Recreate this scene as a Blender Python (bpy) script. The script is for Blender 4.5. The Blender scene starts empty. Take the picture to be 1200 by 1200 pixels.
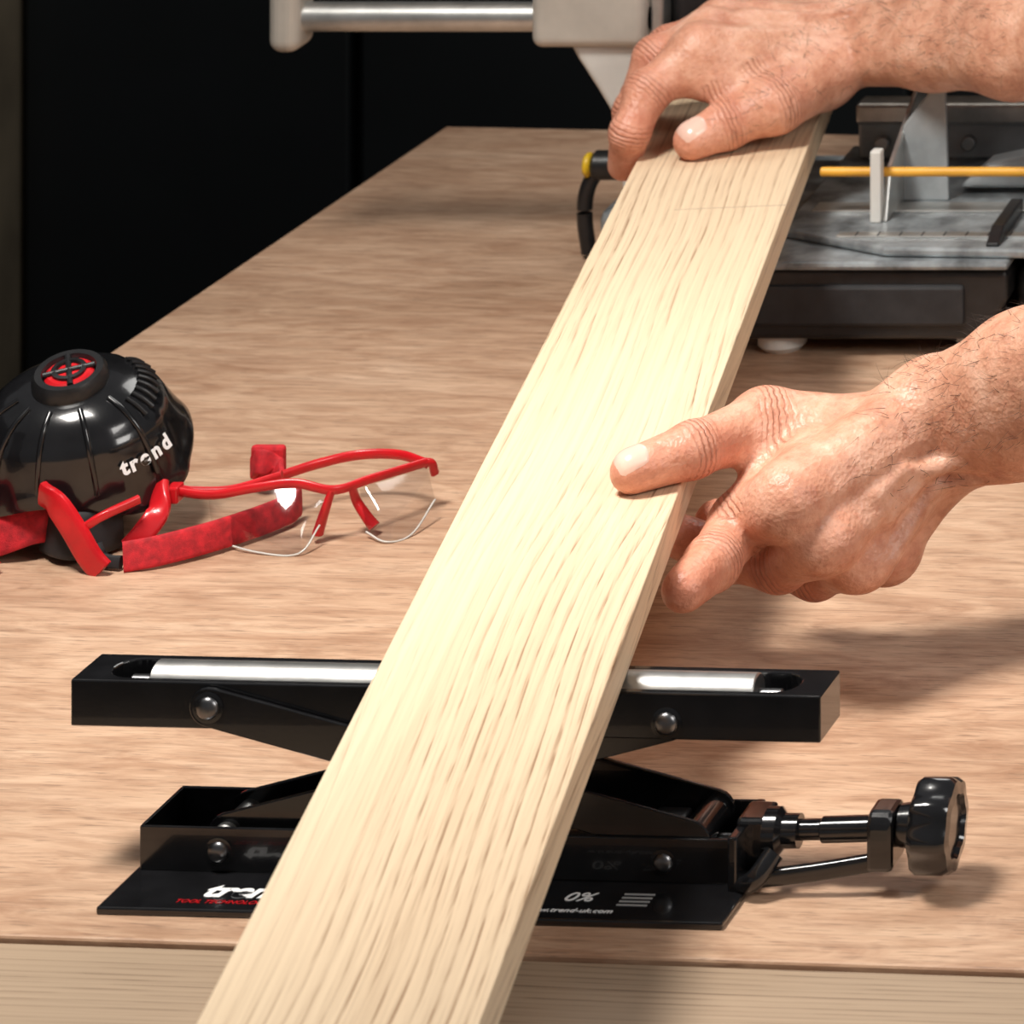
import bpy, bmesh, math, random
import numpy as np
from mathutils import Vector, Matrix
random.seed(4)
S = bpy.context.scene
COL = S.collection
S.view_settings.view_transform = 'Standard'
S.view_settings.look = 'None'

# ------------------------------------------------------------------ materials
def nodes_mat(name):
    m = bpy.data.materials.new(name); m.use_nodes = True
    nt = m.node_tree; b = nt.nodes['Principled BSDF']
    return m, nt, b
def L(nt, a, b): nt.links.new(a, b)
def ramp(nt, fac, stops):
    r = nt.nodes.new('ShaderNodeValToRGB'); cr = r.color_ramp
    while len(cr.elements) > 1: cr.elements.remove(cr.elements[-1])
    cr.elements[0].position = stops[0][0]; cr.elements[0].color = (*stops[0][1], 1)
    for p, c in stops[1:]:
        e = cr.elements.new(p); e.color = (*c, 1)
    L(nt, fac, r.inputs[0]); return r
def mapping(nt, scale=(1, 1, 1), rot=(0, 0, 0), coord='Object'):
    tc = nt.nodes.new('ShaderNodeTexCoord'); mp = nt.nodes.new('ShaderNodeMapping')
    mp.inputs['Scale'].default_value = scale; mp.inputs['Rotation'].default_value = rot
    L(nt, tc.outputs[coord], mp.inputs[0]); return mp.outputs[0]
def noise(nt, vec, scale, detail=4, rough=.55, dist=0):
    n = nt.nodes.new('ShaderNodeTexNoise')
    n.inputs['Scale'].default_value = scale; n.inputs['Detail'].default_value = detail
    n.inputs['Roughness'].default_value = rough; n.inputs['Distortion'].default_value = dist
    L(nt, vec, n.inputs['Vector']); return n.outputs[0]
def math_(nt, op, a, b=None, c=None):
    n = nt.nodes.new('ShaderNodeMath'); n.operation = op
    for i, v in enumerate((a, b, c)):
        if v is None: continue
        if isinstance(v, (int, float)): n.inputs[i].default_value = v
        else: L(nt, v, n.inputs[i])
    return n.outputs[0]
def mix(nt, fac, a, b, mode='MIX'):
    n = nt.nodes.new('ShaderNodeMix'); n.data_type = 'RGBA'; n.blend_type = mode
    for s, v in ((0, fac), (6, a), (7, b)):
        if isinstance(v, (int, float)): n.inputs[s].default_value = v
        elif isinstance(v, tuple): n.inputs[s].default_value = (*v, 1)
        else: L(nt, v, n.inputs[s])
    return n.outputs[2]
def bump(nt, b, h, strength=.3, dist=.001):
    n = nt.nodes.new('ShaderNodeBump'); n.inputs['Strength'].default_value = strength
    n.inputs['Distance'].default_value = dist
    L(nt, h, n.inputs['Height']); L(nt, n.outputs[0], b.inputs['Normal'])
def attr(nt, name):
    a = nt.nodes.new('ShaderNodeAttribute'); a.attribute_name = name; return a.outputs['Fac']
def simple(name, col, rough=.5, metal=0, var=.15, nscale=60, bumps=0.0, coat=0, spec=.5):
    m, nt, b = nodes_mat(name)
    v = mapping(nt); f = noise(nt, v, nscale)
    lo = tuple(c * (1 - var) for c in col); hi = tuple(min(1, c * (1 + var)) for c in col)
    r = ramp(nt, f, [(.3, lo), (.7, hi)]); L(nt, r.outputs[0], b.inputs['Base Color'])
    b.inputs['Roughness'].default_value = rough; b.inputs['Metallic'].default_value = metal
    b.inputs['Coat Weight'].default_value = coat
    b.inputs['Specular IOR Level'].default_value = spec
    if bumps: bump(nt, b, noise(nt, v, nscale * 8), bumps, .0005)
    return m

def pine_mat(name, light, mid, dark, period=.0052, along='y', wob=.05, amt=1.0):
    m, nt, b = nodes_mat(name)
    def sc(across, length): return (across, length, across) if along == 'y' else (length, across, across)
    base = mapping(nt)
    sep = nt.nodes.new('ShaderNodeSeparateXYZ'); L(nt, base, sep.inputs[0])
    cross = sep.outputs['X'] if along == 'y' else sep.outputs['Y']
    wv = noise(nt, mapping(nt, sc(4, 2.0)), 1.5, 1, .3)
    wobn = math_(nt, 'MULTIPLY', math_(nt, 'SUBTRACT', wv, .5), wob)
    w2 = math_(nt, 'MULTIPLY', math_(nt, 'SUBTRACT', noise(nt, mapping(nt, sc(70, 1.0)), 1, 1), .5), .0050)
    w3 = math_(nt, 'MULTIPLY', math_(nt, 'SUBTRACT', noise(nt, mapping(nt, sc(400, 16)), 1, 2), .5), .0004)
    x = math_(nt, 'ADD', math_(nt, 'ADD', math_(nt, 'ADD', cross, wobn), w2), w3)
    zz = math_(nt, 'ADD', x, math_(nt, 'MULTIPLY', sep.outputs['Z'], .35))
    def lines(per, off):
        s = math_(nt, 'FRACT', math_(nt, 'ADD', math_(nt, 'MULTIPLY', zz, 1 / per), off))
        return ramp(nt, s, [(0, (0,) * 3), (.64, (.05,) * 3), (.85, (.5,) * 3), (.92, (1,) * 3), (1, (0,) * 3)]).outputs[0]
    g1 = lines(period, 0); g2 = lines(period * .437, .3)
    pores = ramp(nt, noise(nt, mapping(nt, sc(800, 26)), 1, 2, .6), [(.44, (.12,) * 3), (.60, (1,) * 3)]).outputs[0]
    fib = ramp(nt, noise(nt, mapping(nt, sc(420, 3)), 1, 4, .65), [(.42, (0,) * 3), (.75, (1,) * 3)]).outputs[0]
    amp = ramp(nt, noise(nt, mapping(nt, sc(24, 1.2)), 1.0, 3), [(.36, (.15,) * 3), (.62, (1,) * 3)]).outputs[0]
    a = math_(nt, 'MULTIPLY', math_(nt, 'MULTIPLY', g1, amp), math_(nt, 'ADD', math_(nt, 'MULTIPLY', pores, .75), .20))
    c2 = math_(nt, 'MULTIPLY', math_(nt, 'MULTIPLY', g2, amp), math_(nt, 'MULTIPLY', pores, .40))
    f3 = math_(nt, 'ADD', math_(nt, 'ADD', a, c2), math_(nt, 'MULTIPLY', fib, .20))
    f3 = math_(nt, 'MINIMUM', math_(nt, 'MULTIPLY', f3, amt), 1.0)
    big = ramp(nt, noise(nt, mapping(nt, sc(16, 1.5)), 1, 3), [(.3, light), (.75, mid)])
    c = mix(nt, f3, big.outputs[0], dark)
    L(nt, c, b.inputs['Base Color']); b.inputs['Roughness'].default_value = .6
    bump(nt, b, f3, .10, -.0004)
    return m

def table_mat():
    m, nt, b = nodes_mat('bench_plywood')
    vs = mapping(nt, (2.0, 7, 7)); vf = mapping(nt, (16, 210, 210)); vm = mapping(nt, (9, 34, 34)); vp = mapping(nt, (60, 700, 700))
    n1 = noise(nt, vs, 2.2, 6, .65, 1.6); n2 = noise(nt, vm, 1.5, 5, .62, 2.2); n3 = noise(nt, vf, 1, 5, .68, .4); n4 = noise(nt, vp, 1, 2, .6)
    r = ramp(nt, n1, [(.32, (.40, .225, .135)), (.5, (.55, .34, .215)), (.68, (.68, .465, .32))])
    c = mix(nt, .45, r.outputs[0], ramp(nt, n2, [(.36, (.36, .195, .12)), (.64, (.72, .50, .35))]).outputs[0])
    c = mix(nt, math_(nt, 'MULTIPLY', ramp(nt, n3, [(.48, (0,) * 3), (.72, (1,) * 3)]).outputs[0], .50), c, (.22, .11, .06))
    c = mix(nt, math_(nt, 'MULTIPLY', ramp(nt, n4, [(.57, (0,) * 3), (.68, (1,) * 3)]).outputs[0], .45), c, (.13, .07, .045))
    L(nt, c, b.inputs['Base Color']); b.inputs['Roughness'].default_value = .55
    bump(nt, b, n3, .15, .0006)
    return m

def skin_mat():
    m, nt, b = nodes_mat('skin')
    v = mapping(nt)
    n1 = noise(nt, v, 50, 5, .65); n2 = noise(nt, v, 230, 4, .6)
    r = ramp(nt, n1, [(.32, (.54, .235, .145)), (.5, (.71, .365, .24)), (.68, (.84, .50, .36))])
    c = mix(nt, math_(nt, 'MULTIPLY', attr(nt, 'red'), .55), r.outputs[0], (.63, .19, .12))
    c = mix(nt, math_(nt, 'MULTIPLY', ramp(nt, n2, [(.5, (0,) * 3), (.72, (1,) * 3)]).outputs[0], .36), c, (.45, .14, .085))
    ph = math_(nt, 'ADD', math_(nt, 'MULTIPLY', attr(nt, 'axial'), 2 * math.pi / .0026), math_(nt, 'MULTIPLY', noise(nt, v, 210, 3), 7))
    cr = math_(nt, 'POWER', math_(nt, 'ADD', math_(nt, 'MULTIPLY', math_(nt, 'SINE', ph), .5), .5), 3)
    cr = math_(nt, 'MULTIPLY', cr, attr(nt, 'jmask'))
    c = mix(nt, math_(nt, 'MULTIPLY', cr, .42), c, (.32, .09, .05))
    L(nt, c, b.inputs['Base Color'])
    b.inputs['Roughness'].default_value = .42
    b.inputs['Subsurface Weight'].default_value = .06
    b.inputs['Subsurface Radius'].default_value = (1, .3, .15)
    b.inputs['Subsurface Scale'].default_value = .003
    vo = nt.nodes.new('ShaderNodeTexVoronoi'); vo.inputs['Scale'].default_value = 480
    L(nt, v, vo.inputs['Vector'])
    h = math_(nt, 'ADD', math_(nt, 'MULTIPLY', vo.outputs['Distance'], .25), math_(nt, 'MULTIPLY', noise(nt, v, 95, 5, .62), 1.5))
    h = math_(nt, 'SUBTRACT', h, math_(nt, 'MULTIPLY', cr, .8))
    bump(nt, b, h, .58, .0016)
    return m

M_table = table_mat()
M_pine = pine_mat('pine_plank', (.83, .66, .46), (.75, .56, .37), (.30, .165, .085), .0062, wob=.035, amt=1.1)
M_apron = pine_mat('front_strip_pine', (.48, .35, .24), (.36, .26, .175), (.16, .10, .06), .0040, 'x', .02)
M_pencil = simple('pencil', (.42, .33, .25), .7, 0, .2, 400)
M_skin = skin_mat()
M_nail = simple('fingernail', (.84, .55, .45), .22, 0, .06, 80)
M_hair = simple('body_hair', (.03, .018, .012), .5, 0, .1, 80)
M_black = simple('black_powdercoat', (.008, .008, .009), .18, 0, .3, 80, .05, .5)
M_blackm = simple('black_plastic', (.013, .013, .014), .36, 0, .3, 120, .15)
M_rubber = simple('black_rubber', (.02, .02, .022), .6, 0, .3, 90, .1)
M_steel = simple('steel', (.50, .495, .48), .40, 1, .18, 70, .1)
M_bolt = simple('bolt_steel', (.20, .20, .205), .32, 1, .2, 90)
M_alu = simple('brushed_aluminium', (.58, .58, .56), .36, .85, .15, 60, .1)
M_cream = simple('cast_aluminium', (.55, .51, .45), .40, .15, .08, 40, .1)
M_white_c = simple('pale_casting', (.72, .71, .67), .45, 0, .06, 40)
M_guard = simple('guard_plastic', (.34, .37, .385), .3, 0, .3, 30)
M_grey = simple('grey_casting', (.27, .295, .31), .42, .35, .6, 55, .2)
M_red = simple('red_plastic', (.60, .010, .016), .3, 0, .15, 60, .05, .2)
M_strap = simple('red_webbing', (.48, .010, .018), .75, 0, .35, 260, .5)
M_yellow = simple('yellow_plastic', (.85, .55, .02), .45, 0, .1, 60)
M_orange = simple('orange_rod', (.85, .43, .05), .45, 0, .1, 60)
M_white = simple('white_print', (.9, .9, .9), .5, 0, .02, 60)
M_grpr = simple('grey_print', (.35, .35, .35), .5, 0, .02, 60)
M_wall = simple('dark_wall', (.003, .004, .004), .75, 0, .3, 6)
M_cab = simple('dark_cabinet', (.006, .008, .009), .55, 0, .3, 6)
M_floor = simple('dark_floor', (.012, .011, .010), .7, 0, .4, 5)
M_post = simple('post_timber', (.15, .12, .08), .7, 0, .3, 12)
def lens_mat():
    m = bpy.data.materials.new('clear_lens'); m.use_nodes = True; nt = m.node_tree; nt.nodes.clear()
    o = nt.nodes.new('ShaderNodeOutputMaterial'); mx = nt.nodes.new('ShaderNodeMixShader')
    t = nt.nodes.new('ShaderNodeBsdfTransparent'); g = nt.nodes.new('ShaderNodeBsdfGlossy')
    g.inputs['Roughness'].default_value = .08; t.inputs[0].default_value = (.84, .84, .85, 1)
    lw = nt.nodes.new('ShaderNodeLayerWeight'); lw.inputs[0].default_value = .5
    fac = math_(nt, 'ADD', math_(nt, 'MULTIPLY', math_(nt, 'POWER', lw.outputs['Facing'], 3), .40), .07)
    L(nt, fac, mx.inputs[0]); L(nt, t.outputs[0], mx.inputs[1]); L(nt, g.outputs[0], mx.inputs[2])
    L(nt, mx.outputs[0], o.inputs[0]); return m
M_lens = lens_mat()
M_lensedge = simple('lens_edge', (.62, .60, .56), .15, 0, .1, 60)

# ------------------------------------------------------------------ mesh helpers
def empty(name, loc=(0, 0, 0), rz=0):
    e = bpy.data.objects.new(name, None); e.location = loc; e.rotation_euler = (0, 0, rz)
    e.empty_display_size = .02; COL.objects.link(e); return e
def mk(name, verts, faces, mat, parent=None, smooth=False, bev=0, seg=2, auto=None):
    me = bpy.data.meshes.new(name); me.from_pydata([tuple(v) for v in verts], [], [tuple(f) for f in faces])
    bm = bmesh.new(); bm.from_mesh(me); bmesh.ops.recalc_face_normals(bm, faces=bm.faces); bm.to_mesh(me); bm.free()
    me.materials.append(mat); o = bpy.data.objects.new(name, me); COL.objects.link(o)
    if parent: o.parent = parent
    if smooth:
        for p in me.polygons: p.use_smooth = True
        if auto: me.set_sharp_from_angle(angle=math.radians(auto))
    if bev:
        b = o.modifiers.new('b', 'BEVEL'); b.width = bev; b.segments = seg; b.limit_method = 'ANGLE'; b.angle_limit = math.radians(35)
    return o
def box(name, x0, x1, y0, y1, z0, z1, mat, parent=None, bev=.001, seg=2):
    v = [(x, y, z) for x in (x0, x1) for y in (y0, y1) for z in (z0, z1)]
    f = [(0, 1, 3, 2), (4, 6, 7, 5), (0, 4, 5, 1), (2, 3, 7, 6), (0, 2, 6, 4), (1, 5, 7, 3)]
    return mk(name, v, f, mat, parent, bev=bev, seg=seg)
def prism(name, pts, y0, y1, mat, parent=None, bev=.0008, plane='xz', seg=2):
    n = len(pts)
    def P(a, b, c): return (a, c, b) if plane == 'xz' else ((c, a, b) if plane == 'yz' else (a, b, c))
    v = [P(a, b, y0) for a, b in pts] + [P(a, b, y1) for a, b in pts]
    f = [tuple(range(n)), tuple(range(2 * n - 1, n - 1, -1))] + [(i, (i + 1) % n, n + (i + 1) % n, n + i) for i in range(n)]
    return mk(name, v, f, mat, parent, bev=bev, seg=seg)
def frame(a):
    a = Vector(a).normalized(); t = Vector((0, 0, 1)) if abs(a.z) < .9 or a.y != 0 else Vector((0, 1, 0))
    u = t.cross(a)
    if u.length < 1e-3: u = Vector((0, 1, 0)).cross(a)
    u.normalize(); return u, a.cross(u).normalized(), a
def lathe(name, prof, origin, axis, mat, parent=None, seg=40, mod=None, closed=True, auto=35, dh=None):
    u, w, a = frame(axis); o = Vector(origin); v = []; f = []
    for r, h in prof:
        for i in range(seg):
            t = 2 * math.pi * i / seg; rr = r * (mod(t, h) if mod else 1); hh = h + (dh(t, h) if dh else 0)
            v.append(o + a * hh + u * (rr * math.cos(t)) + w * (rr * math.sin(t)))
    for j in range(len(prof) - 1):
        for i in range(seg):
            k = (i + 1) % seg; f.append((j * seg + i, j * seg + k, (j + 1) * seg + k, (j + 1) * seg + i))
    if closed:
        f.append(tuple(range(seg))); f.append(tuple(range((len(prof) - 1) * seg, len(prof) * seg)))
    return mk(name, v, f, mat, parent, smooth=True, auto=auto)
def cyl(name, p0, p1, r, mat, parent=None, r1=None, seg=32, ch=.0006):
    p0 = Vector(p0); p1 = Vector(p1); h = (p1 - p0).length; r1 = r if r1 is None else r1
    return lathe(name, [(r - ch, 0), (r, ch), (r1, h - ch), (r1 - ch, h)], p0, p1 - p0, mat, parent, seg)
def catmull(pts, n=8):
    P = [Vector(p) for p in pts]; P = [2 * P[0] - P[1]] + P + [2 * P[-1] - P[-2]]; out = []
    for i in range(1, len(P) - 2):
        for k in range(n):
            t = k / n; a, b, c, d = P[i - 1], P[i], P[i + 1], P[i + 2]
            out.append(.5 * ((2 * b) + (c - a) * t + (2 * a - 5 * b + 4 * c - d) * t * t + (3 * b - a - 3 * c + d) * t ** 3))
    out.append(P[-2]); return out
def sweep(name, pts, ra, rb, mat, parent=None, up=(0, 0, 1), n=8, seg=14, taper=None, sq=2.0):
    C = catmull(pts, n); v = []; f = []; up = Vector(up)
    for i, p in enumerate(C):
        t = (C[min(i + 1, len(C) - 1)] - C[max(i - 1, 0)]).normalized()
        s = t.cross(up)
        s = s.normalized() if s.length > 1e-4 else Vector((1, 0, 0)); w = s.cross(t).normalized()
        k = taper(i / (len(C) - 1)) if taper else 1
        for j in range(seg):
            a = 2 * math.pi * j / seg; ca, sa = math.cos(a), math.sin(a)
            ca = math.copysign(abs(ca) ** (2 / sq), ca); sa = math.copysign(abs(sa) ** (2 / sq), sa)
            v.append(p + s * (ca * ra * k) + w * (sa * rb * k))
    for i in range(len(C) - 1):
        for j in range(seg):
            q = (j + 1) % seg; f.append((i * seg + j, i * seg + q, (i + 1) * seg + q, (i + 1) * seg + j))
    f.append(tuple(range(seg))); f.append(tuple(range((len(C) - 1) * seg, len(C) * seg)))
    return mk(name, v, f, mat, parent, smooth=True, auto=50)
def stadium(p, q, r, n=10):
    p = Vector((p[0], p[1])); q = Vector((q[0], q[1])); a = math.atan2(q.y - p.y, q.x - p.x); o = []
    for i in range(n + 1):
        t = a - math.pi / 2 + math.pi * i / n; o.append((q.x + r * math.cos(t), q.y + r * math.sin(t)))
    for i in range(n + 1):
        t = a + math.pi / 2 + math.pi * i / n; o.append((p.x + r * math.cos(t), p.y + r * math.sin(t)))
    return o
def text(name, s, size, loc, rot, mat, parent, ext=.0001, shear=.25, bold=.0):
    c = bpy.data.curves.new(name, 'FONT'); c.body = s; c.size = size; c.extrude = ext; c.shear = shear; c.offset = bold
    c.align_x = 'CENTER'; c.align_y = 'CENTER'; c.materials.append(mat)
    o = bpy.data.objects.new(name, c); COL.objects.link(o); o.location = loc; o.rotation_euler = rot; o.parent = parent
    return o

# ------------------------------------------------------------------ camera
cam = bpy.data.cameras.new('camera'); co = bpy.data.objects.new('camera', cam); COL.objects.link(co)
co.location = (.56, -1.70, .768); co.rotation_euler = (math.radians(90), 0, 0)
cam.sensor_width = 36; cam.lens = 150; cam.shift_x = -1.375; cam.shift_y = -1.5408
cam.clip_start = .05; cam.clip_end = 50
cam.dof.use_dof = True; cam.dof.focus_distance = 1.85; cam.dof.aperture_fstop = 30
S.camera = co

# ------------------------------------------------------------------ room
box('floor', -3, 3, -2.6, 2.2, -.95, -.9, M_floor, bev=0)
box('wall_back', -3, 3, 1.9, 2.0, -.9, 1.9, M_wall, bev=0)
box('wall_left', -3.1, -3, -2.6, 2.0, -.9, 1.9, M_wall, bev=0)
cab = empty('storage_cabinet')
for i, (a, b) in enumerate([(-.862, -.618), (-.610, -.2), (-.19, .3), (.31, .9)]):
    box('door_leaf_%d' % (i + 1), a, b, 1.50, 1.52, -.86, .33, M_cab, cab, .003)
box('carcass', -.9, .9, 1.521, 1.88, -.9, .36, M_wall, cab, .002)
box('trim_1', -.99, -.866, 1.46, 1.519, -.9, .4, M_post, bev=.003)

# ------------------------------------------------------------------ bench
yaw = math.radians(-4.0)
bench = empty('workbench', (-.3894, 1.0487, 0), yaw)
LX, LY = 1.9, 1.0935
box('top', 0, LX, -LY, 0, -.022, 0, M_table, bench, .0012)
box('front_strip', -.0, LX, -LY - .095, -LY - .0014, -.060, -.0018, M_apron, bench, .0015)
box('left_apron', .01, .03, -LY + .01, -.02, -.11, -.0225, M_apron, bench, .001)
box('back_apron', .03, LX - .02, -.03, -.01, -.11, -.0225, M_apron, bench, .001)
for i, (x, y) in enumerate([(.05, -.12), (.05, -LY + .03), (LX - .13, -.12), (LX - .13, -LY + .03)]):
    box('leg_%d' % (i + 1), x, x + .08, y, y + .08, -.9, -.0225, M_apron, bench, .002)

# ------------------------------------------------------------------ plank
LP = 1.34
d = Vector((-.1522, .9884, 0)); ce = Vector((-.1178, .7712, 0)) + d * .034; pc = ce - d * (LP / 2)
pl = box('wooden_plank', -.045, .045, -LP / 2, LP / 2, -.009, .009, M_pine, None, .0008)
pl.location = (pc.x, pc.y, .088); pl.rotation_euler = (0, 0, math.atan2(.1522, .9884))
pm = box('pencil_mark', -.012, .0446, LP / 2 - .262, LP / 2 - .2613, .0089, .00906, M_pencil, pl, 0)

# ------------------------------------------------------------------ roller stand
st = empty('roller_stand', (-.0226, -.0163, 0), math.radians(-3.1))
def slotted_bar():
    X1, Y0, Y1, Z0, Z1, ZI = .151, 0, .0256, .0575, .076, .063
    cx, r, cy, hw = .130, .0092, .0128, .0128; inner = []; outer = []
    ang = sorted(set([-90, -75, -60, -45, -30, -15, 0, 15, 30, 45, 60, 75, 90] + [math.degrees(math.atan2(hw, X1 - cx)), -math.degrees(math.atan2(hw, X1 - cx))]))
    for sgn in (1, -1):
        for a in ang:
            t = math.radians(a) + (0 if sgn == 1 else math.pi); c, s_ = math.cos(t), math.sin(t)
            inner.append((sgn * cx + r * c, cy + r * s_))
            k = min((X1 - cx) / abs(c) if abs(c) > 1e-6 else 9, hw / abs(s_) if abs(s_) > 1e-6 else 9)
            outer.append((sgn * cx + k * c, cy + k * s_))
    n = len(inner); v = [(x, y, Z1) for x, y in inner] + [(x, y, Z1) for x, y in outer] + [(x, y, Z0) for x, y in outer] + [(x, y, ZI) for x, y in inner]
    f = []
    for i in range(n):
        k = (i + 1) % n
        f += [(i, k, n + k, n + i), (n + i, n + k, 2 * n + k, 2 * n + i), (i, 3 * n + i, 3 * n + k, k)]
    f += [tuple(range(2 * n, 3 * n)), tuple(range(3 * n, 4 * n))]
    return mk('roller_housing', v, f, M_black, st, bev=.0009)
slotted_bar()
cyl('roller', (-.122, .0128, .0703), (.122, .0128, .0703), .0087, M_steel, st)
cyl('roller_axle', (-.132, .0128, .0703), (.132, .0128, .0703), .003, M_bolt, st)
box('base_plate', -.123, .124, -.036, .036, 0, .003, M_black, st, .0008)
box('channel_front', -.121, .117, -.004, -.0026, .003, .0205, M_black, st, .0005)
box('channel_rear', -.121, .117, .0316, .033, .003, .0205, M_black, st, .0005)
box('channel_left', -.121, -.1196, -.0026, .0316, .003, .0205, M_black, st, .0004)
box('channel_right', .1156, .117, -.0026, .0316, .003, .0205, M_black, st, .0004)
def arm(name, p, q, y, r=.0078):
    prism(name, stadium(p, q, r), y, y + .002, M_black, st, .0005)
arm('scissor_arm_1', (-.094, .067), (.100, .019), -.0025)
arm('scissor_arm_2', (.0895, .064), (-.088, .016), .0012)
arm('scissor_arm_3', (-.094, .067), (.100, .019), .0262)
arm('scissor_arm_4', (.0895, .064), (-.088, .016), .0222)
cyl('cross_axle', (.0, -.003, .0425), (.0, .0285, .0425), .003, M_bolt, st)
cyl('lower_axle_1', (-.088, -.002, .016), (-.088, .031, .016), .0045, M_steel, st)
cyl('lower_axle_2', (.100, -.002, .018), (.100, .031, .018), .0065, M_black, st)
dome = [(.0046, 0), (.0046, .0008), (.004, .0018), (.0028, .0025), (.001, .0028)]
for i, (x, y, z, k) in enumerate([(-.094, -.0025, .067, 1), (.0895, 0, .064, 1), (-.089, -.004, .011, .9), (.0895, -.004, .011, .85)]):
    lathe('rivet_%d' % (i + 1), [(r * k, h * k) for r, h in dome], (x, y, z), (0, -1, 0), M_bolt, st, 24)
    lathe('rivet_washer_%d' % (i + 1), [(.0062 * k, 0), (.0062 * k, .0005), (.005 * k, .0006)], (x, y, z), (0, -1, 0), M_black, st, 28)
cyl('screw_thread', (-.085, .014, .012), (.118, .014, .012), .003, M_bolt, st)
box('screw_trunnion', .078, .092, .004, .024, .004, .021, M_blackm, st, .0015)
box('thrust_block', .117, .129, .0, .018, .006, .027, M_black, st, .002, 3)
box('thrust_bracket', .117, .121, -.010, .026, .0, .024, M_black, st, .001, 2)
lathe('thrust_collar', [(.006, 0), (.009, .001), (.009, .006), (.0065, .008), (.0065, .014)], (.127, .006, .020), (1, .0, .02), M_black, st)
cyl('screw_shaft', (.135, .006, .0205), (.190, .004, .0238), .0040, M_black, st)
cyl('shaft_sleeve', (.150, .0055, .0212), (.176, .0045, .023), .0050, M_black, st)
sweep('stay_bar', [(.118, -.006, .0055), (.135, -.006, .0075), (.154, -.005, .010), (.174, -.003, .013)], .0022, .0034, M_black, st, n=6, sq=4)
sweep('stay_foot', [(.121, -.006, .004), (.128, -.010, .008), (.134, -.004, .016)], .004, .004, M_black, st, n=6)
prism('stay_fork', [(-.007, .010), (.012, .010), (.013, .029), (.009, .033), (-.004, .033), (-.007, .029)], .171, .1815, M_black, st, .002, 'yz')
lathe('adjuster_knob', [(.008, -.006), (.009, 0), (.0165, .0008), (.018, .003), (.018, .0135), (.0165, .016), (.012, .0165), (.011, .0148), (.003, .0148)],
      (.188, .004, .0245), (1, 0, .0), M_black, st, 96, mod=lambda t, h: 1 + (.045 * math.cos(8 * t) if h > 0 else 0))
text('plate_print_logo', 'trend', .0150, (-.070, -.0205, .00315), (0, 0, 0), M_white, st, bold=.0006)
text('plate_print_caption', 'TOOL TECHNOLOGY', .0038, (-.076, -.0295, .00315), (0, 0, 0), M_red, st)
text('plate_print_symbol', '0%', .010, (.061, -.018, .00315), (0, 0, 0), M_white, st)
text('plate_print_line', 'w.trend-uk.com', .0045, (.064, -.029, .00315), (0, 0, 0), M_white, st)
for i in range(4): box('plate_print_bar_%d' % (i + 1), .078, .090, -.024 + i * .003, -.0228 + i * .003, .003, .0032, M_grpr, st, 0)

# ------------------------------------------------------------------ mitre saw
ms = empty('mitre_saw')
cyl('slide_rail_1', (-.372, .762, .1435), (-.172, .762, .1435), .0085, M_alu, ms)
cyl('slide_rail_2', (-.372, .762, .172), (-.172, .762, .172), .0085, M_alu, ms)
box('rail_end_cap', -.389, -.371, .748, .778, .125, .190, M_cream, ms, .007, 5)
box('rail_clamp', -.238, -.172, .749, .790, .128, .195, M_cream, ms, .006, 5)
box('clamp_plate', -.172, -.164, .758, .790, .124, .19, M_alu, ms, .002, 3)
box('clamp_lug', -.164, -.130, .770, .815, .122, .19, M_blackm, ms, .006, 4)
prism('pivot_arm', [(-.218, .130), (-.172, .130), (-.168, .112), (-.170, .03), (-.186, .03), (-.190, .084), (-.202, .104), (-.213, .121)], .755, .788, M_white_c, ms, .004, seg=4)
box('pivot_neck', -.200, -.162, .812, .850, .03, .150, M_white_c, ms, .006, 3)
box('pivot_foot', -.20, -.05, .752, .87, .0, .034, M_grey, ms, .006)
box('motor_housing', -.170, .05, .812, .90, .15, .25, M_cream, ms, .012, 5)
sweep('lever_stem', [(-.198, .775, .054), (-.208, .775, .049), (-.2135, .775, .038), (-.2145, .775, .022), (-.212, .775, .003)], .004, .0045, M_blackm, ms)
cyl('lever_grip', (-.210, .775, .054), (-.178, .775, .054), .0085, M_blackm, ms, ch=.002)
cyl('lever_cap', (-.2145, .775, .054), (-.2098, .775, .054), .0072, M_yellow, ms, ch=.0015)
prism('base_casting', [(-.09, .016), (-.085, .010), (.045, .010), (.060, .018), (.068, .032), (.068, .047), (-.085, .049), (-.09, .045)], .60, .78, M_blackm, ms, .007, seg=4)
prism('base_flange', [(-.095, .0485), (.069, .0485), (.069, .053), (-.095, .053)], .596, .79, M_grey, ms, .002)
box('base_recess', -.07, .045, .5975, .603, .018, .040, M_rubber, ms, .002)
for i, x in enumerate([-.058, .05]): cyl('base_foot_%d' % (i + 1), (x, .618, 0), (x, .618, .014), .013, M_white_c, ms, ch=.003)
box('base_extension', .070, .30, .61, .80, .004, .046, M_blackm, ms, .008, 4)
prism('turntable', [(-.065, .640), (.0, .605), (.10, .600), (.30, .610), (.30, .80), (-.065, .80)], .0535, .0585, M_grey, ms, .0015, 'xy')
box('kerf_plate', -.055, .28, .668, .684, .0585, .0597, M_alu, ms, .0004)
box('scale_strip', -.03, .28, .622, .630, .0585, .0595, M_alu, ms, .0004)
for i in range(14): box('scale_tick_%d' % (i + 1), -.02 + i * .012, -.0192 + i * .012, .6225, .6295, .0595, .0597, M_blackm, ms, 0)
cyl('measuring_rod', (-.048, .66, .0835), (.25, .66, .0835), .0026, M_orange, ms)
prism('fence_upright', [(.650, .0585), (.745, .0585), (.745, .108), (.725, .112), (.660, .085)], -.012, -.009, M_alu, ms, .001, 'yz')
box('fence_face', -.018, -.012, .648, .656, .0585, .098, M_white_c, ms, .001)
prism('fence_brace', [(-.010, .0585), (.016, .0585), (.014, .120), (.010, .126), (-.010, .100)], .690, .694, M_guard, ms, .001)
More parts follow.
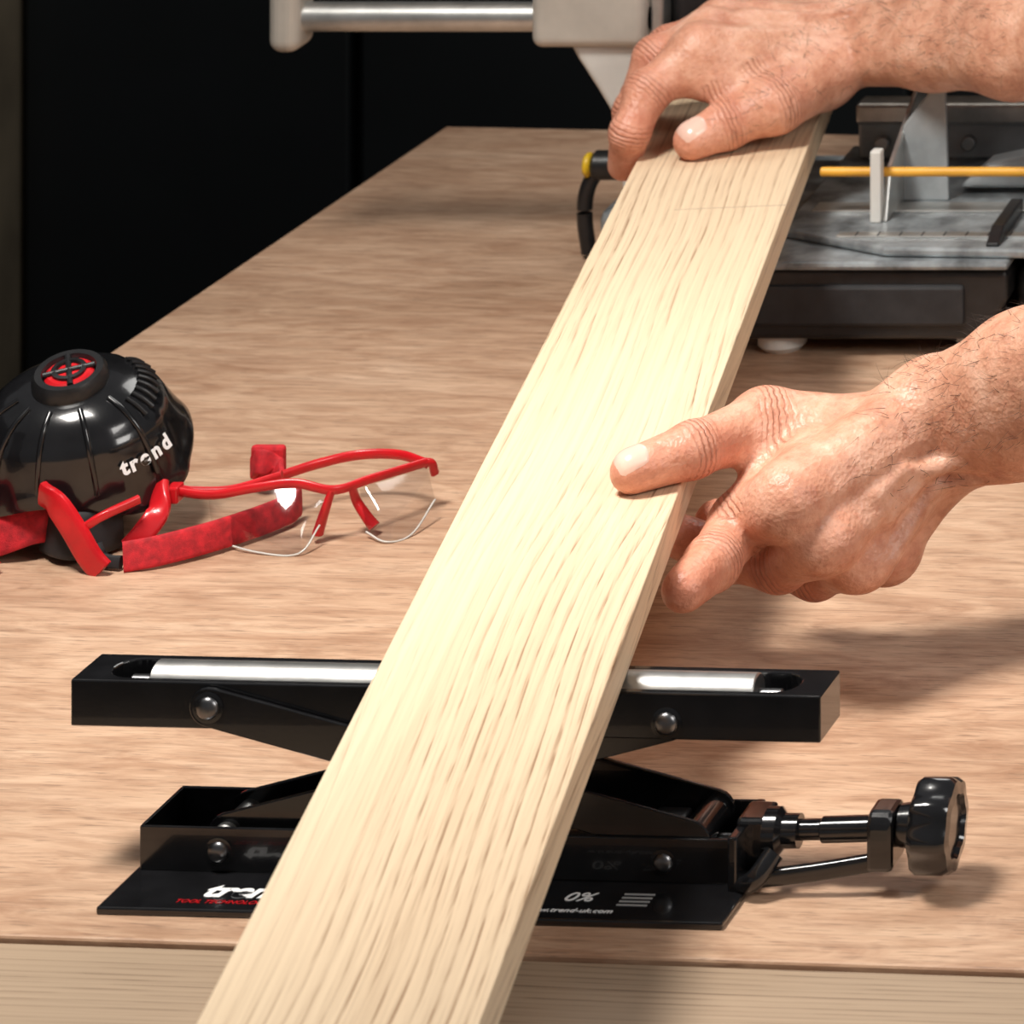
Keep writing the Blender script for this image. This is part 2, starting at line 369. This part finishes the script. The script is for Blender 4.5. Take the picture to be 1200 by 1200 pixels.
box('fence_bar', -.055, .28, .765, .785, .080, .092, M_steel, ms, .002)
box('fence_lower', -.055, .28, .771, .785, .0585, .080, M_guard, ms, .002)
for i in range(4): cyl('fence_bolt_%d' % (i + 1), (-.04 + i * .05, .770, .069), (-.04 + i * .05, .764, .069), .004, M_steel, ms)
prism('blade_guard', [(.018, .062), (.30, .062), (.30, .090), (.09, .088), (.035, .076)], .700, .722, M_guard, ms, .004, seg=4)
prism('side_bracket', [(.606, .048), (.606, .060), (.62, .066), (.67, .066), (.67, .048)], .055, .062, M_blackm, ms, .001, 'yz')

# ------------------------------------------------------------------ respirator
rp = empty('respirator_mask')
C = Vector((-.325, .352, .0385)); A = Vector((.03, -.33, .94)).normalized(); K = .93; KH = .80
u, w, a = frame(A)
def sig(x): return 1 / (1 + math.exp(-x))
def shell_mod(t, h):
    k = 1 + .07 * math.cos(2 * t)
    k += .050 * sig(10 * (math.cos(3 * t + math.pi / 2) - .35)) * sig((.034 - h) / .002)
    return k
def shell_dh(t, h):
    return (-.007 * math.cos(3 * t + math.pi / 2) * sig((.010 - h) / .004))
prof = [(.017, .0500), (.0215, .0492), (.0270, .0470), (.0325, .0435), (.0368, .0388), (.0388, .0345), (.0402, .0335), (.0425, .0275), (.0448, .020), (.0468, .012), (.0490, .004), (.0515, -.002), (.0518, -.005), (.0500, -.005), (.0475, -.001), (.045, .010), (.037, .028), (.02, .042), (.004, .044)]
lathe('shell', [(r * K, h * KH) for r, h in prof], C, A, M_black, rp, 160, mod=shell_mod, closed=False, auto=40, dh=shell_dh)
def ring(name, pr, mat, seg=56): lathe(name, [(r * K * .80, h * K - .0055) for r, h in pr], C, A, mat, rp, seg)
ring('valve_ring', [(.0235, .045), (.0228, .0535), (.0205, .0565), (.0165, .0565), (.0150, .053)], M_blackm)
ring('valve_disc', [(.0150, .051), (.0150, .0545), (.013, .0558), (.004, .0562)], M_red)
for i in range(2):
    t = i * math.pi / 2 + .35; dv = u * math.cos(t) + w * math.sin(t); c0 = C + A * (.0563 * K - .0055)
    cyl('valve_spoke_%d' % (i + 1), c0 - dv * .0116, c0 + dv * .0116, .0014, M_blackm, rp, seg=10, ch=.0002)
ring('valve_inner_ring', [(.0105, .055), (.0105, .0575), (.008, .0578), (.0072, .0565), (.0072, .055)], M_blackm)
for i in range(9):
    t = math.radians(-18 + i * 8); dv = u * math.cos(t) + w * math.sin(t)
    pts = [C + A * (h * KH + .0004) + dv * (r * K * shell_mod(t, h * KH)) for r, h in ((.0300, .0455), (.0345, .0420), (.0385, .0365))]
    sweep('vent_rib_%d' % (i + 1), pts, .0011, .0013, M_blackm, rp, up=A, n=4, seg=8)
for i, dg in enumerate((-128, -98, -62, -28, 208)):
    t = math.radians(dg); dv = u * math.cos(t) + w * math.sin(t)
    pts = []
    for r, h in ((.024, .0485), (.0325, .0437), (.0388, .0355), (.0425, .0275), (.0458, .0165), (.0485, .006)):
        pts.append(C + A * (h * KH) + dv * (r * K * shell_mod(t, h * KH) + .0002))
    sweep('shell_ridge_%d' % (i + 1), pts, .0013, .0013, M_black, rp, up=A, n=4, seg=10)
lathe('inner_cup', [(.038, .004), (.038, -.006), (.036, -.014), (.031, -.024), (.028, -.022), (.031, -.010), (.031, .0)], C + Vector((0, .008, 0)), A, M_rubber, rp, 48, closed=False)
for sx, nm in ((1, 'right'), (-1, 'left')):
    pc_ = C + Vector((sx * .024, .014, -.010)); ax = Vector((sx * .9, .05, .05))
    lathe('filter_pod_' + nm, [(.019, 0), (.0195, .006), (.018, .011), (.013, .014), (.004, .0145)], pc_, ax, M_black, rp, 48)
def wrap_text(name, s, deg0, h, size, rad):
    adv = {'t': .42, 'r': .47, 'e': .62, 'n': .62, 'd': .62}; pos = 0
    for i, ch in enumerate(s):
        pos += adv[ch] / 2
        t = math.radians(deg0) + pos * size * .92 / rad; dv = u * math.cos(t) + w * math.sin(t); pos += adv[ch] / 2
        nrm = (dv * .90 + A * .43).normalized(); tang = (-u * math.sin(t) + w * math.cos(t)).normalized(); upv = nrm.cross(tang)
        o = text('%s_%d' % (name, i + 1), ch, size, (0, 0, 0), (0, 0, 0), M_white, rp, shear=0, bold=.0004)
        o.data.align_y = 'BOTTOM_BASELINE'
        rr = rad * shell_mod(t, h) + .0022
        m = Matrix((tang, upv, nrm)).transposed().to_4x4(); m.translation = C + A * h + dv * rr; o.matrix_local = m
wrap_text('shell_print_right', 'trend', -48, .0135 * K, .0100, .0462 * K)
wrap_text('shell_print_left', 'trend', -176, .0135 * K, .0100, .0462 * K)
def ribbon(name, pts, wd, th, mat, up): sweep(name, pts, th, wd, mat, rp, up=up, sq=5)
sweep('harness_arm_1', [(-.324, .309, .034), (-.315, .303, .031), (-.306, .300, .021), (-.297, .298, .008), (-.291, .297, .002)], .0060, .0022, M_red, rp, up=(0, 1, .2), sq=4)
sweep('harness_arm_2', [(-.368, .312, .034), (-.360, .304, .027), (-.352, .300, .014), (-.344, .298, .002)], .0060, .0022, M_red, rp, up=(0, 1, .2), sq=4)
sweep('harness_arm_3', [(-.280, .335, .028), (-.276, .325, .020), (-.280, .318, .012), (-.285, .314, .006)], .0055, .0022, M_red, rp, up=(0, 1, .2), sq=4)
sweep('harness_arm_4', [(-.305, .301, .018), (-.294, .303, .025), (-.281, .315, .029)], .0020, .0016, M_red, rp, up=(0, 1, .2), sq=4)
ribbon('strap_1', [(-.366, .318, .007), (-.348, .314, .012), (-.332, .316, .017), (-.320, .325, .016)], .0095, .0016, M_strap, (0, .3, 1))
ribbon('strap_2', [(-.328, .322, .013), (-.317, .312, .014), (-.306, .312, .013), (-.296, .330, .012)], .0110, .0018, M_rubber, (0, .3, 1))
ribbon('strap_3', [(-.283, .302, .0065), (-.268, .307, .0078), (-.250, .322, .0085), (-.235, .342, .0085), (-.226, .357, .009), (-.225, .366, .009)], .0070, .0018, M_strap, (0, .35, 1))
ribbon('strap_4', [(-.262, .404, .012), (-.256, .398, .017), (-.249, .400, .012), (-.240, .385, .007), (-.230, .374, .008)], .0058, .0016, M_strap, (0, .3, 1))
box('strap_buckle', -.263, -.246, .402, .407, .006, .023, M_strap, rp, .002)
ribbon('strap_tail', [(-.304, .322, .006), (-.294, .306, .004), (-.284, .302, .004)], .003, .0015, M_rubber, (0, .3, 1))

# ------------------------------------------------------------------ safety glasses
sg = empty('safety_glasses')
brow = [(-.272, .336, .025), (-.254, .334, .024), (-.234, .3346, .0272), (-.216, .337, .0285), (-.198, .339, .0245), (-.1855, .354, .0245), (-.1677, .379, .0235)]
sweep('brow_bar', brow, .0013, .0023, M_red, sg, n=10)
sweep('temple_1', [(-.235, .371, .020), (-.222, .384, .021), (-.206, .393, .022), (-.186, .392, .0225), (-.1680, .380, .0225)], .0013, .0025, M_red, sg, n=10)
sweep('temple_2', [(-.273, .337, .026), (-.266, .342, .023), (-.252, .352, .020), (-.236, .370, .020)], .0013, .0022, M_red, sg, n=8)
sweep('nose_leg_1', [(-.199, .339, .0245), (-.202, .3385, .015), (-.2053, .338, .004)], .0022, .0030, M_red, sg, up=(0, 1, 0), taper=lambda t: .8 + .4 * t)
sweep('nose_leg_2', [(-.192, .346, .0245), (-.191, .349, .016), (-.186, .348, .009), (-.1815, .347, .004)], .0022, .0030, M_red, sg, up=(0, 1, 0), taper=lambda t: .8 + .4 * t)
sweep('hinge_1', [(-.172, .376, .0235), (-.1665, .381, .0225), (-.165, .383, .0165)], .0020, .0024, M_red, sg, up=(0, 1, 0))
box('hinge_2', -.276, -.270, .332, .341, .020, .028, M_red, sg, .001)
def lens(name, top, bot, bulge):
    T = catmull(top, 8); B = catmull(bot, 8); n = min(len(T), len(B)); v = []; f = []; R = 7
    for j in range(R):
        k = j / (R - 1)
        for i in range(n):
            p = T[i].lerp(B[i], k) + Vector(bulge) * math.sin(math.pi * k) * math.sin(math.pi * i / (n - 1)); v.append(p)
    for j in range(R - 1):
        for i in range(n - 1): f.append((j * n + i, j * n + i + 1, (j + 1) * n + i + 1, (j + 1) * n + i))
    mk(name, v, f, M_lens, sg, smooth=True)
    sweep(name + '_rim', bot, .0005, .0005, M_lensedge, sg, n=8, seg=8)
lens('lens_1', [(-.256, .334, .023), (-.234, .3346, .026), (-.216, .337, .027), (-.201, .339, .023)], [(-.2534, .333, .003), (-.2288, .3227, .001), (-.2079, .3206, .001), (-.2025, .333, .010)], (0, -.004, 0))
lens('lens_2', [(-.190, .350, .023), (-.1855, .354, .023), (-.176, .367, .0225), (-.1677, .379, .022)], [(-.184, .343, .003), (-.172, .336, .0008), (-.163, .345, .001), (-.159, .366, .010)], (.003, -.003, 0))

# ------------------------------------------------------------------ SDF hands
def arr(p): return np.array(p, dtype=np.float32)
def cap(P, a, b, ra, rb):
    a = arr(a); b = arr(b); ba = b - a; pa = P - a; bb = float(ba @ ba) + 1e-12
    h = np.clip((pa @ ba) / bb, 0, 1); dd = pa - h[:, None] * ba
    return np.sqrt((dd * dd).sum(1)) - (ra + (rb - ra) * h)
def smin(a, b, k):
    h = np.maximum(k - np.abs(a - b), 0) / k
    return np.minimum(a, b) - h * h * k * .25
def surface_nets(fn, lo, hi, h):
    lo = arr(lo); n = [int(math.ceil((hi[i] - lo[i]) / h)) + 1 for i in range(3)]
    ax = [lo[i] + h * np.arange(n[i], dtype=np.float32) for i in range(3)]
    V = np.empty(n, dtype=np.float32)
    yz = np.stack(np.meshgrid(ax[1], ax[2], indexing='ij'), -1).reshape(-1, 2); step = max(1, 300000 // len(yz))
    for i in range(0, n[0], step):
        xs = ax[0][i:i + step]
        P = np.empty((len(xs), len(yz), 3), dtype=np.float32); P[:, :, 0] = xs[:, None]; P[:, :, 1:] = yz[None]
        V[i:i + step] = fn(P.reshape(-1, 3)).reshape(len(xs), n[1], n[2])
    ins = V < 0; sh = tuple(k - 1 for k in n)
    pos = np.zeros(sh + (3,), dtype=np.float32); cnt = np.zeros(sh, dtype=np.float32)
    c = [(0, 0, 0), (1, 0, 0), (0, 1, 0), (1, 1, 0), (0, 0, 1), (1, 0, 1), (0, 1, 1), (1, 1, 1)]
    def sub(A_, o): return A_[o[0]:o[0] + sh[0], o[1]:o[1] + sh[1], o[2]:o[2] + sh[2]]
    for i in range(8):
        for j in range(i + 1, 8):
            df = [abs(c[i][k] - c[j][k]) for k in range(3)]
            if sum(df) != 1: continue
            m = sub(ins, c[i]) != sub(ins, c[j])
            va = sub(V, c[i])[m]; vb = sub(V, c[j])[m]; t = va / (va - vb)
            p = arr(c[i])[None] + t[:, None] * (arr(c[j]) - arr(c[i]))[None]
            pos[m] += p; cnt[m] += 1
    act = cnt > 0; idx = -np.ones(sh, dtype=np.int64); idx[act] = np.arange(int(act.sum()))
    ijk = np.argwhere(act).astype(np.float32)
    verts = lo[None] + h * (ijk + pos[act] / cnt[act][:, None]); F = []
    for axis in range(3):
        b, cc = (axis + 1) % 3, (axis + 2) % 3
        s0 = [slice(1, -1)] * 3; s1 = [slice(1, -1)] * 3; s0[axis] = slice(0, -1); s1[axis] = slice(1, None)
        A0 = ins[tuple(s0)]; A1 = ins[tuple(s1)]
        ch = np.argwhere(A0 != A1); flip = A0[A0 != A1]
        off = np.array([1, 1, 1]); off[axis] = 0; g = ch + off
        def cell(db, dc):
            q = g.copy(); q[:, b] += db; q[:, cc] += dc; return idx[q[:, 0], q[:, 1], q[:, 2]]
        Q = np.stack([cell(-1, -1), cell(0, -1), cell(0, 0), cell(-1, 0)], 1)
        Q[~flip] = Q[~flip][:, ::-1]; F.append(Q)
    F = np.concatenate(F); F = F[(F >= 0).all(1)]
    return verts, F

def build_hand(name, wrist, w, dn_hint, fore, thumb, fingers, nails, res=.0014, veins=(), hair_dir=None, web=.5):
    wrist = Vector(wrist); w = Vector(w).normalized()
    mid = (Vector(fingers[1][0][0]) + Vector(fingers[2][0][0])) / 2
    dn = (mid - wrist).cross(w).normalized()
    if dn.dot(Vector(dn_hint)) < 0: dn = -dn
    palm = []; fing = []; det = []
    for i, fg in enumerate(fingers):
        s = .015 - .010 * i
        p0 = wrist + w * s; m = Vector(fg[0][0])
        palm.append((p0, m, .0175, .0142 if i < 3 else .013))
        det.append((p0 + dn * .0168, m + dn * .0118, .0020, .0032))
        det.append((m + dn * .0045, m + dn * .0047, .0115, .0115))
    I0 = Vector(fingers[0][0][0]); I1 = Vector(fingers[0][1][0])
    palm.append((I0, Vector(fingers[3][0][0]), .0135, .012))
    T = [Vector(t[0]) for t in thumb]
    palm.append((wrist + w * .014, T[0], .0175, .0175)); palm.append((T[0], T[1], .0175, .0145))
    palm.append((T[0], I0, .015, .0125))
    palm.append(((T[0] + T[1]) / 2, I0, .0130, .0115))
    palm.append((T[0].lerp(T[1], .85) - dn * .002, I0.lerp(I1, web) - dn * .002, .0105, .0095))
    palm.append((T[0] - dn * .006, mid - dn * .010, .016, .012))
    arm_ = []
    prev = (wrist, .0145, .0178, .0178)
    for (p, off, r) in fore:
        p = Vector(p); arm_.append((prev[0] + w * prev[1], p + w * off, prev[2], r)); arm_.append((prev[0] - w * prev[1], p - w * off, prev[3], r))
        arm_.append((prev[0], p, prev[2] * .98, r * 1.0))
        prev = (p, off, r, r)
    allf = list(fingers) + [thumb]
    for fg in allf:
        fing.append([(fg[i][0], fg[i + 1][0], fg[i][1], fg[i + 1][1]) for i in range(len(fg) - 1)])
    def fn(P):
        d = None
        for a, b, ra, rb in arm_:
            e = cap(P, a, b, ra, rb); d = e if d is None else smin(d, e, .014)
        for a, b, ra, rb in palm: d = smin(d, cap(P, a, b, ra, rb), .008)
        F_ = None
        for ch in fing:
            e = None
            for k, (a, b, ra, rb) in enumerate(ch):
                q = cap(P, a, b, ra, rb * .94 if k < len(ch) - 1 else rb); e = q if e is None else smin(e, q, .003)
                if k < len(ch) - 1: e = smin(e, cap(P, b, Vector(b) + Vector((0, 0, 1e-5)), rb * 1.02, rb * 1.02), .003)
            F_ = e if F_ is None else smin(F_, e, .0010)
        d = smin(d, F_, .0065)
        for a, b, ra, rb in det: d = smin(d, cap(P, a, b, ra, rb), .005)
        return d
    for poly in veins:
        out = []
        for (t, s, k) in poly:
            base = wrist.lerp(mid, t) if t >= 0 else wrist.lerp(Vector(fore[1][0]), -t)
            p = base + w * s + dn * .06
            for _ in range(40):
                dd = float(fn(arr([p]))[0]); p = p - dn * max(dd - .0002, 0) * .8
            out.append(p - dn * .0008)
        for i in range(len(out) - 1): det.append((out[i], out[i + 1], .0019, .0019))
    pts = [wrist] + [Vector(f[0]) for f in fore] + [Vector(q[0]) for fg in allf for q in fg]
    lo = [min(p[i] for p in pts) - .028 for i in range(3)]; hi = [max(p[i] for p in pts) + .028 for i in range(3)]
    ex = Vector(fore[-1][0]); rr = fore[-1][1] + fore[-1][2] + .006
    for i in range(3): lo[i] = min(lo[i], ex[i] - rr); hi[i] = max(hi[i], ex[i] + rr)
    V, F = surface_nets(fn, lo, hi, res)
    root = empty(name)
    me = bpy.data.meshes.new('skin_surface'); me.from_pydata(V.tolist(), [], F.tolist()); me.materials.append(M_skin)
    red = np.zeros(len(V), dtype=np.float32); axl = np.zeros(len(V), dtype=np.float32); jm = np.zeros(len(V), dtype=np.float32)
    best = np.full(len(V), 1e9, dtype=np.float32)
    for fg in allf:
        for k, q in enumerate(fg):
            rad = .013 if k < len(fg) - 1 else .016
            dist = np.linalg.norm(V - arr(q[0]), axis=1); red = np.maximum(red, np.exp(-(np.maximum(dist - .008, 0) / rad) ** 2) * (.8 if k else .5))
            if 0 < k < len(fg) - 1:
                av = (Vector(fg[k + 1][0]) - Vector(fg[k - 1][0])).normalized()
                s_ = (V - arr(q[0])) @ arr(av)
                m = (dist < best) & (dist < q[1] * 1.9)
                axl[m] = s_[m]; jm[m] = (np.exp(-(s_ / .0055) ** 2))[m]; best = np.minimum(best, dist)
    for nm, data in (('red', red), ('axial', axl), ('jmask', jm)):
        at = me.attributes.new(nm, 'FLOAT', 'POINT'); at.data.foreach_set('value', data)
    for p in me.polygons: p.use_smooth = True
    o = bpy.data.objects.new('skin_surface', me); COL.objects.link(o); o.parent = root
    sm = o.modifiers.new('s', 'SMOOTH'); sm.factor = .5; sm.iterations = 2
    for k, (tip, prv, nd, wd, ln) in enumerate(nails):
        tip = Vector(tip); axn = (tip - Vector(prv)).normalized(); nd = Vector(nd); nd = (nd - axn * nd.dot(axn)).normalized(); sd = axn.cross(nd)
        R, Cc = 13, 13; vs = []; fs = []
        for i in range(R):
            for j in range(Cc):
                a_ = -1 + 2 * i / (R - 1); b_ = -1 + 2 * j / (Cc - 1)
                wl = wd * (1 - .14 * a_ * a_) * .5
                aa = a_ * (1 - .22 * b_ * b_)
                p = tip + axn * (.001 + aa * ln * .5) + sd * (b_ * wl) + nd * .03
                for _ in range(25):
                    dd = float(fn(arr([p]))[0]); p = p - nd * max(dd - .0001, 0) * .8
                edge = max(abs(a_), abs(b_)); vs.append(p + nd * (.0005 if edge < .95 else -.0006))
        for i in range(R - 1):
            for j in range(Cc - 1): fs.append((i * Cc + j, i * Cc + j + 1, (i + 1) * Cc + j + 1, (i + 1) * Cc + j))
        mk('fingernail_%d' % (k + 1), vs, fs, M_nail, root, smooth=True)
    if hair_dir:
        rng = random.Random(7); ax0 = (wrist - Vector(fore[-1][0])).normalized(); vs = []; fs = []
        me.update(); nrm = np.empty(len(V) * 3, dtype=np.float32); me.vertices.foreach_get('normal', nrm); nrm = nrm.reshape(-1, 3)
        sd_ = (V - arr(wrist)) @ arr(-ax0); hd = nrm @ arr(Vector(hair_dir).normalized())
        cand = np.where((sd_ > .002) & (sd_ < .16) & (hd > .05))[0]
        for q in rng.sample(list(cand), min(650, len(cand))):
            p = Vector(V[q]); n_ = Vector(nrm[q]); ln = rng.uniform(.006, .012)
            t = (ax0 * rng.uniform(.3, 1) + n_ * rng.uniform(.15, .8) + Vector((rng.uniform(-.5, .5), rng.uniform(-.5, .5), rng.uniform(-.5, .5)))).normalized()
            cv = Vector((rng.uniform(-1, 1), rng.uniform(-1, 1), rng.uniform(-1, 1))) * .8 - n_ * .5
            b0 = len(vs); K_ = 5
            for i in range(K_):
                s_ = i / (K_ - 1); c = p + t * (ln * s_) + cv * (ln * .5 * s_ * s_); r_ = .00010 * (1 - .8 * s_)
                sx = t.cross(n_).normalized(); sy = t.cross(sx)
                for j in range(3): an = j * 2.0944; vs.append(c + sx * r_ * math.cos(an) + sy * r_ * math.sin(an))
            for i in range(K_ - 1):
                for j in range(3): jj = (j + 1) % 3; fs.append((b0 + i * 3 + j, b0 + i * 3 + jj, b0 + i * 3 + 3 + jj, b0 + i * 3 + 3 + j))
        mk('arm_hair', vs, fs, M_hair, root, smooth=True)
    return root, fn

def fchain(pts, r=(.0132, .0118, .0107, .0092)): return [(p, r[i]) for i, p in enumerate(pts)]
build_hand('left_hand', (.1201, .2042, .100), (-.05, -.30, 1), (.3, -.9, .2),
    [((.1649, .1812, .125), .013, .0215), ((.225, .155, .155), .013, .029), ((.345, .11, .21), .012, .036)],
    [((.0903, .194, .098), .0170), ((.0487, .1868, .109), .0142), ((.0272, .1525, .1100), .0118), ((.0060, .1369, .1065), .0098)],
    [fchain([(.0718, .1421, .092), (.0469, .1560, .077), (.0425, .1285, .070), (.0390, .100, .070)], (.0150, .0133, .0117, .0098)),
     fchain([(.0856, .1459, .074), (.0626, .1629, .057), (.038, .168, .058), (.016, .168, .067)], (.0145, .0124, .0107, .0092)),
     fchain([(.0959, .1638, .059), (.073, .184, .045), (.047, .188, .050), (.027, .188, .066)]),
     fchain([(.1002, .1950, .050), (.080, .210, .041), (.058, .212, .048), (.040, .210, .064)], (.0120, .0100, .0090, .0080))],
    [((.0060, .1369, .1065), (.0272, .1525, .1100), (-.1, -.55, .8), .0140, .0145)],
    veins=[[(-.5, .004, 0), (0, .006, 0), (.35, .008, 0), (.75, .003, 0)], [(0, -.004, 0), (.35, -.003, 0), (.8, -.012, 0)], [(.35, .008, 0), (.55, .016, 0), (.8, .018, 0)]],
    hair_dir=(.1, -.5, .85), web=.7)
build_hand('right_hand', (-.0486, .7343, .138), (-.15, -.90, -.35), (-.1, -.4, .9),
    [((.010, .700, .149), .013, .0205), ((.064, .662, .160), .013, .026), ((.20, .58, .20), .012, .036)],
    [((-.0569, .7003, .128), .0170), ((-.0740, .662, .120), .0150), ((-.0975, .6504, .112), .0132), ((-.1118, .6372, .1075), .0110)],
    [fchain([(-.1188, .6722, .146), (-.1413, .6512, .130), (-.1465, .637, .112), (-.1540, .6520, .090)], (.0138, .0122, .0107, .0092)),
     fchain([(-.120, .694, .150), (-.145, .678, .142), (-.154, .668, .115), (-.157, .672, .092)]),
     fchain([(-.119, .716, .150), (-.145, .704, .141), (-.159, .698, .115), (-.161, .698, .092)]),
     fchain([(-.115, .735, .146), (-.137, .726, .136), (-.160, .722, .115), (-.165, .720, .095)], (.0115, .0100, .0090, .0080))],
    [((-.1118, .6372, .1075), (-.0975, .6504, .112), (-.15, -.6, .75), .0155, .0155)],
    veins=[[(-.3, .004, 0), (0, .006, 0), (.4, .008, 0), (.8, .003, 0)], [(.1, -.006, 0), (.5, -.003, 0), (.8, -.012, 0)]],
    hair_dir=(.1, -.5, .85), web=.5)

# ------------------------------------------------------------------ lights
def area(name, loc, target, size, power, col=(1, 1, 1), spread=180):
    l = bpy.data.lights.new(name, 'AREA'); l.size = size; l.energy = power; l.color = col; l.spread = math.radians(spread)
    o = bpy.data.objects.new(name, l); COL.objects.link(o); o.location = loc
    o.rotation_euler = (Vector(target) - Vector(loc)).to_track_quat('-Z', 'Y').to_euler()
area('key_light', (-.40, -.10, 1.35), (-.02, .22, .05), .34, 5.6, (1, .955, .89), 76)
area('fill_light', (1.25, -.6, 1.0), (0, .2, .05), .6, 11.0, (1, .965, .92))
area('rear_light', (.1, 1.25, 1.3), (-.05, .45, 0), .5, 4.2, (1, .98, .94))
w_ = bpy.data.worlds.new('world'); S.world = w_; w_.use_nodes = True
w_.node_tree.nodes['Background'].inputs[0].default_value = (.98, .98, 1, 1)
w_.node_tree.nodes['Background'].inputs[1].default_value = .12
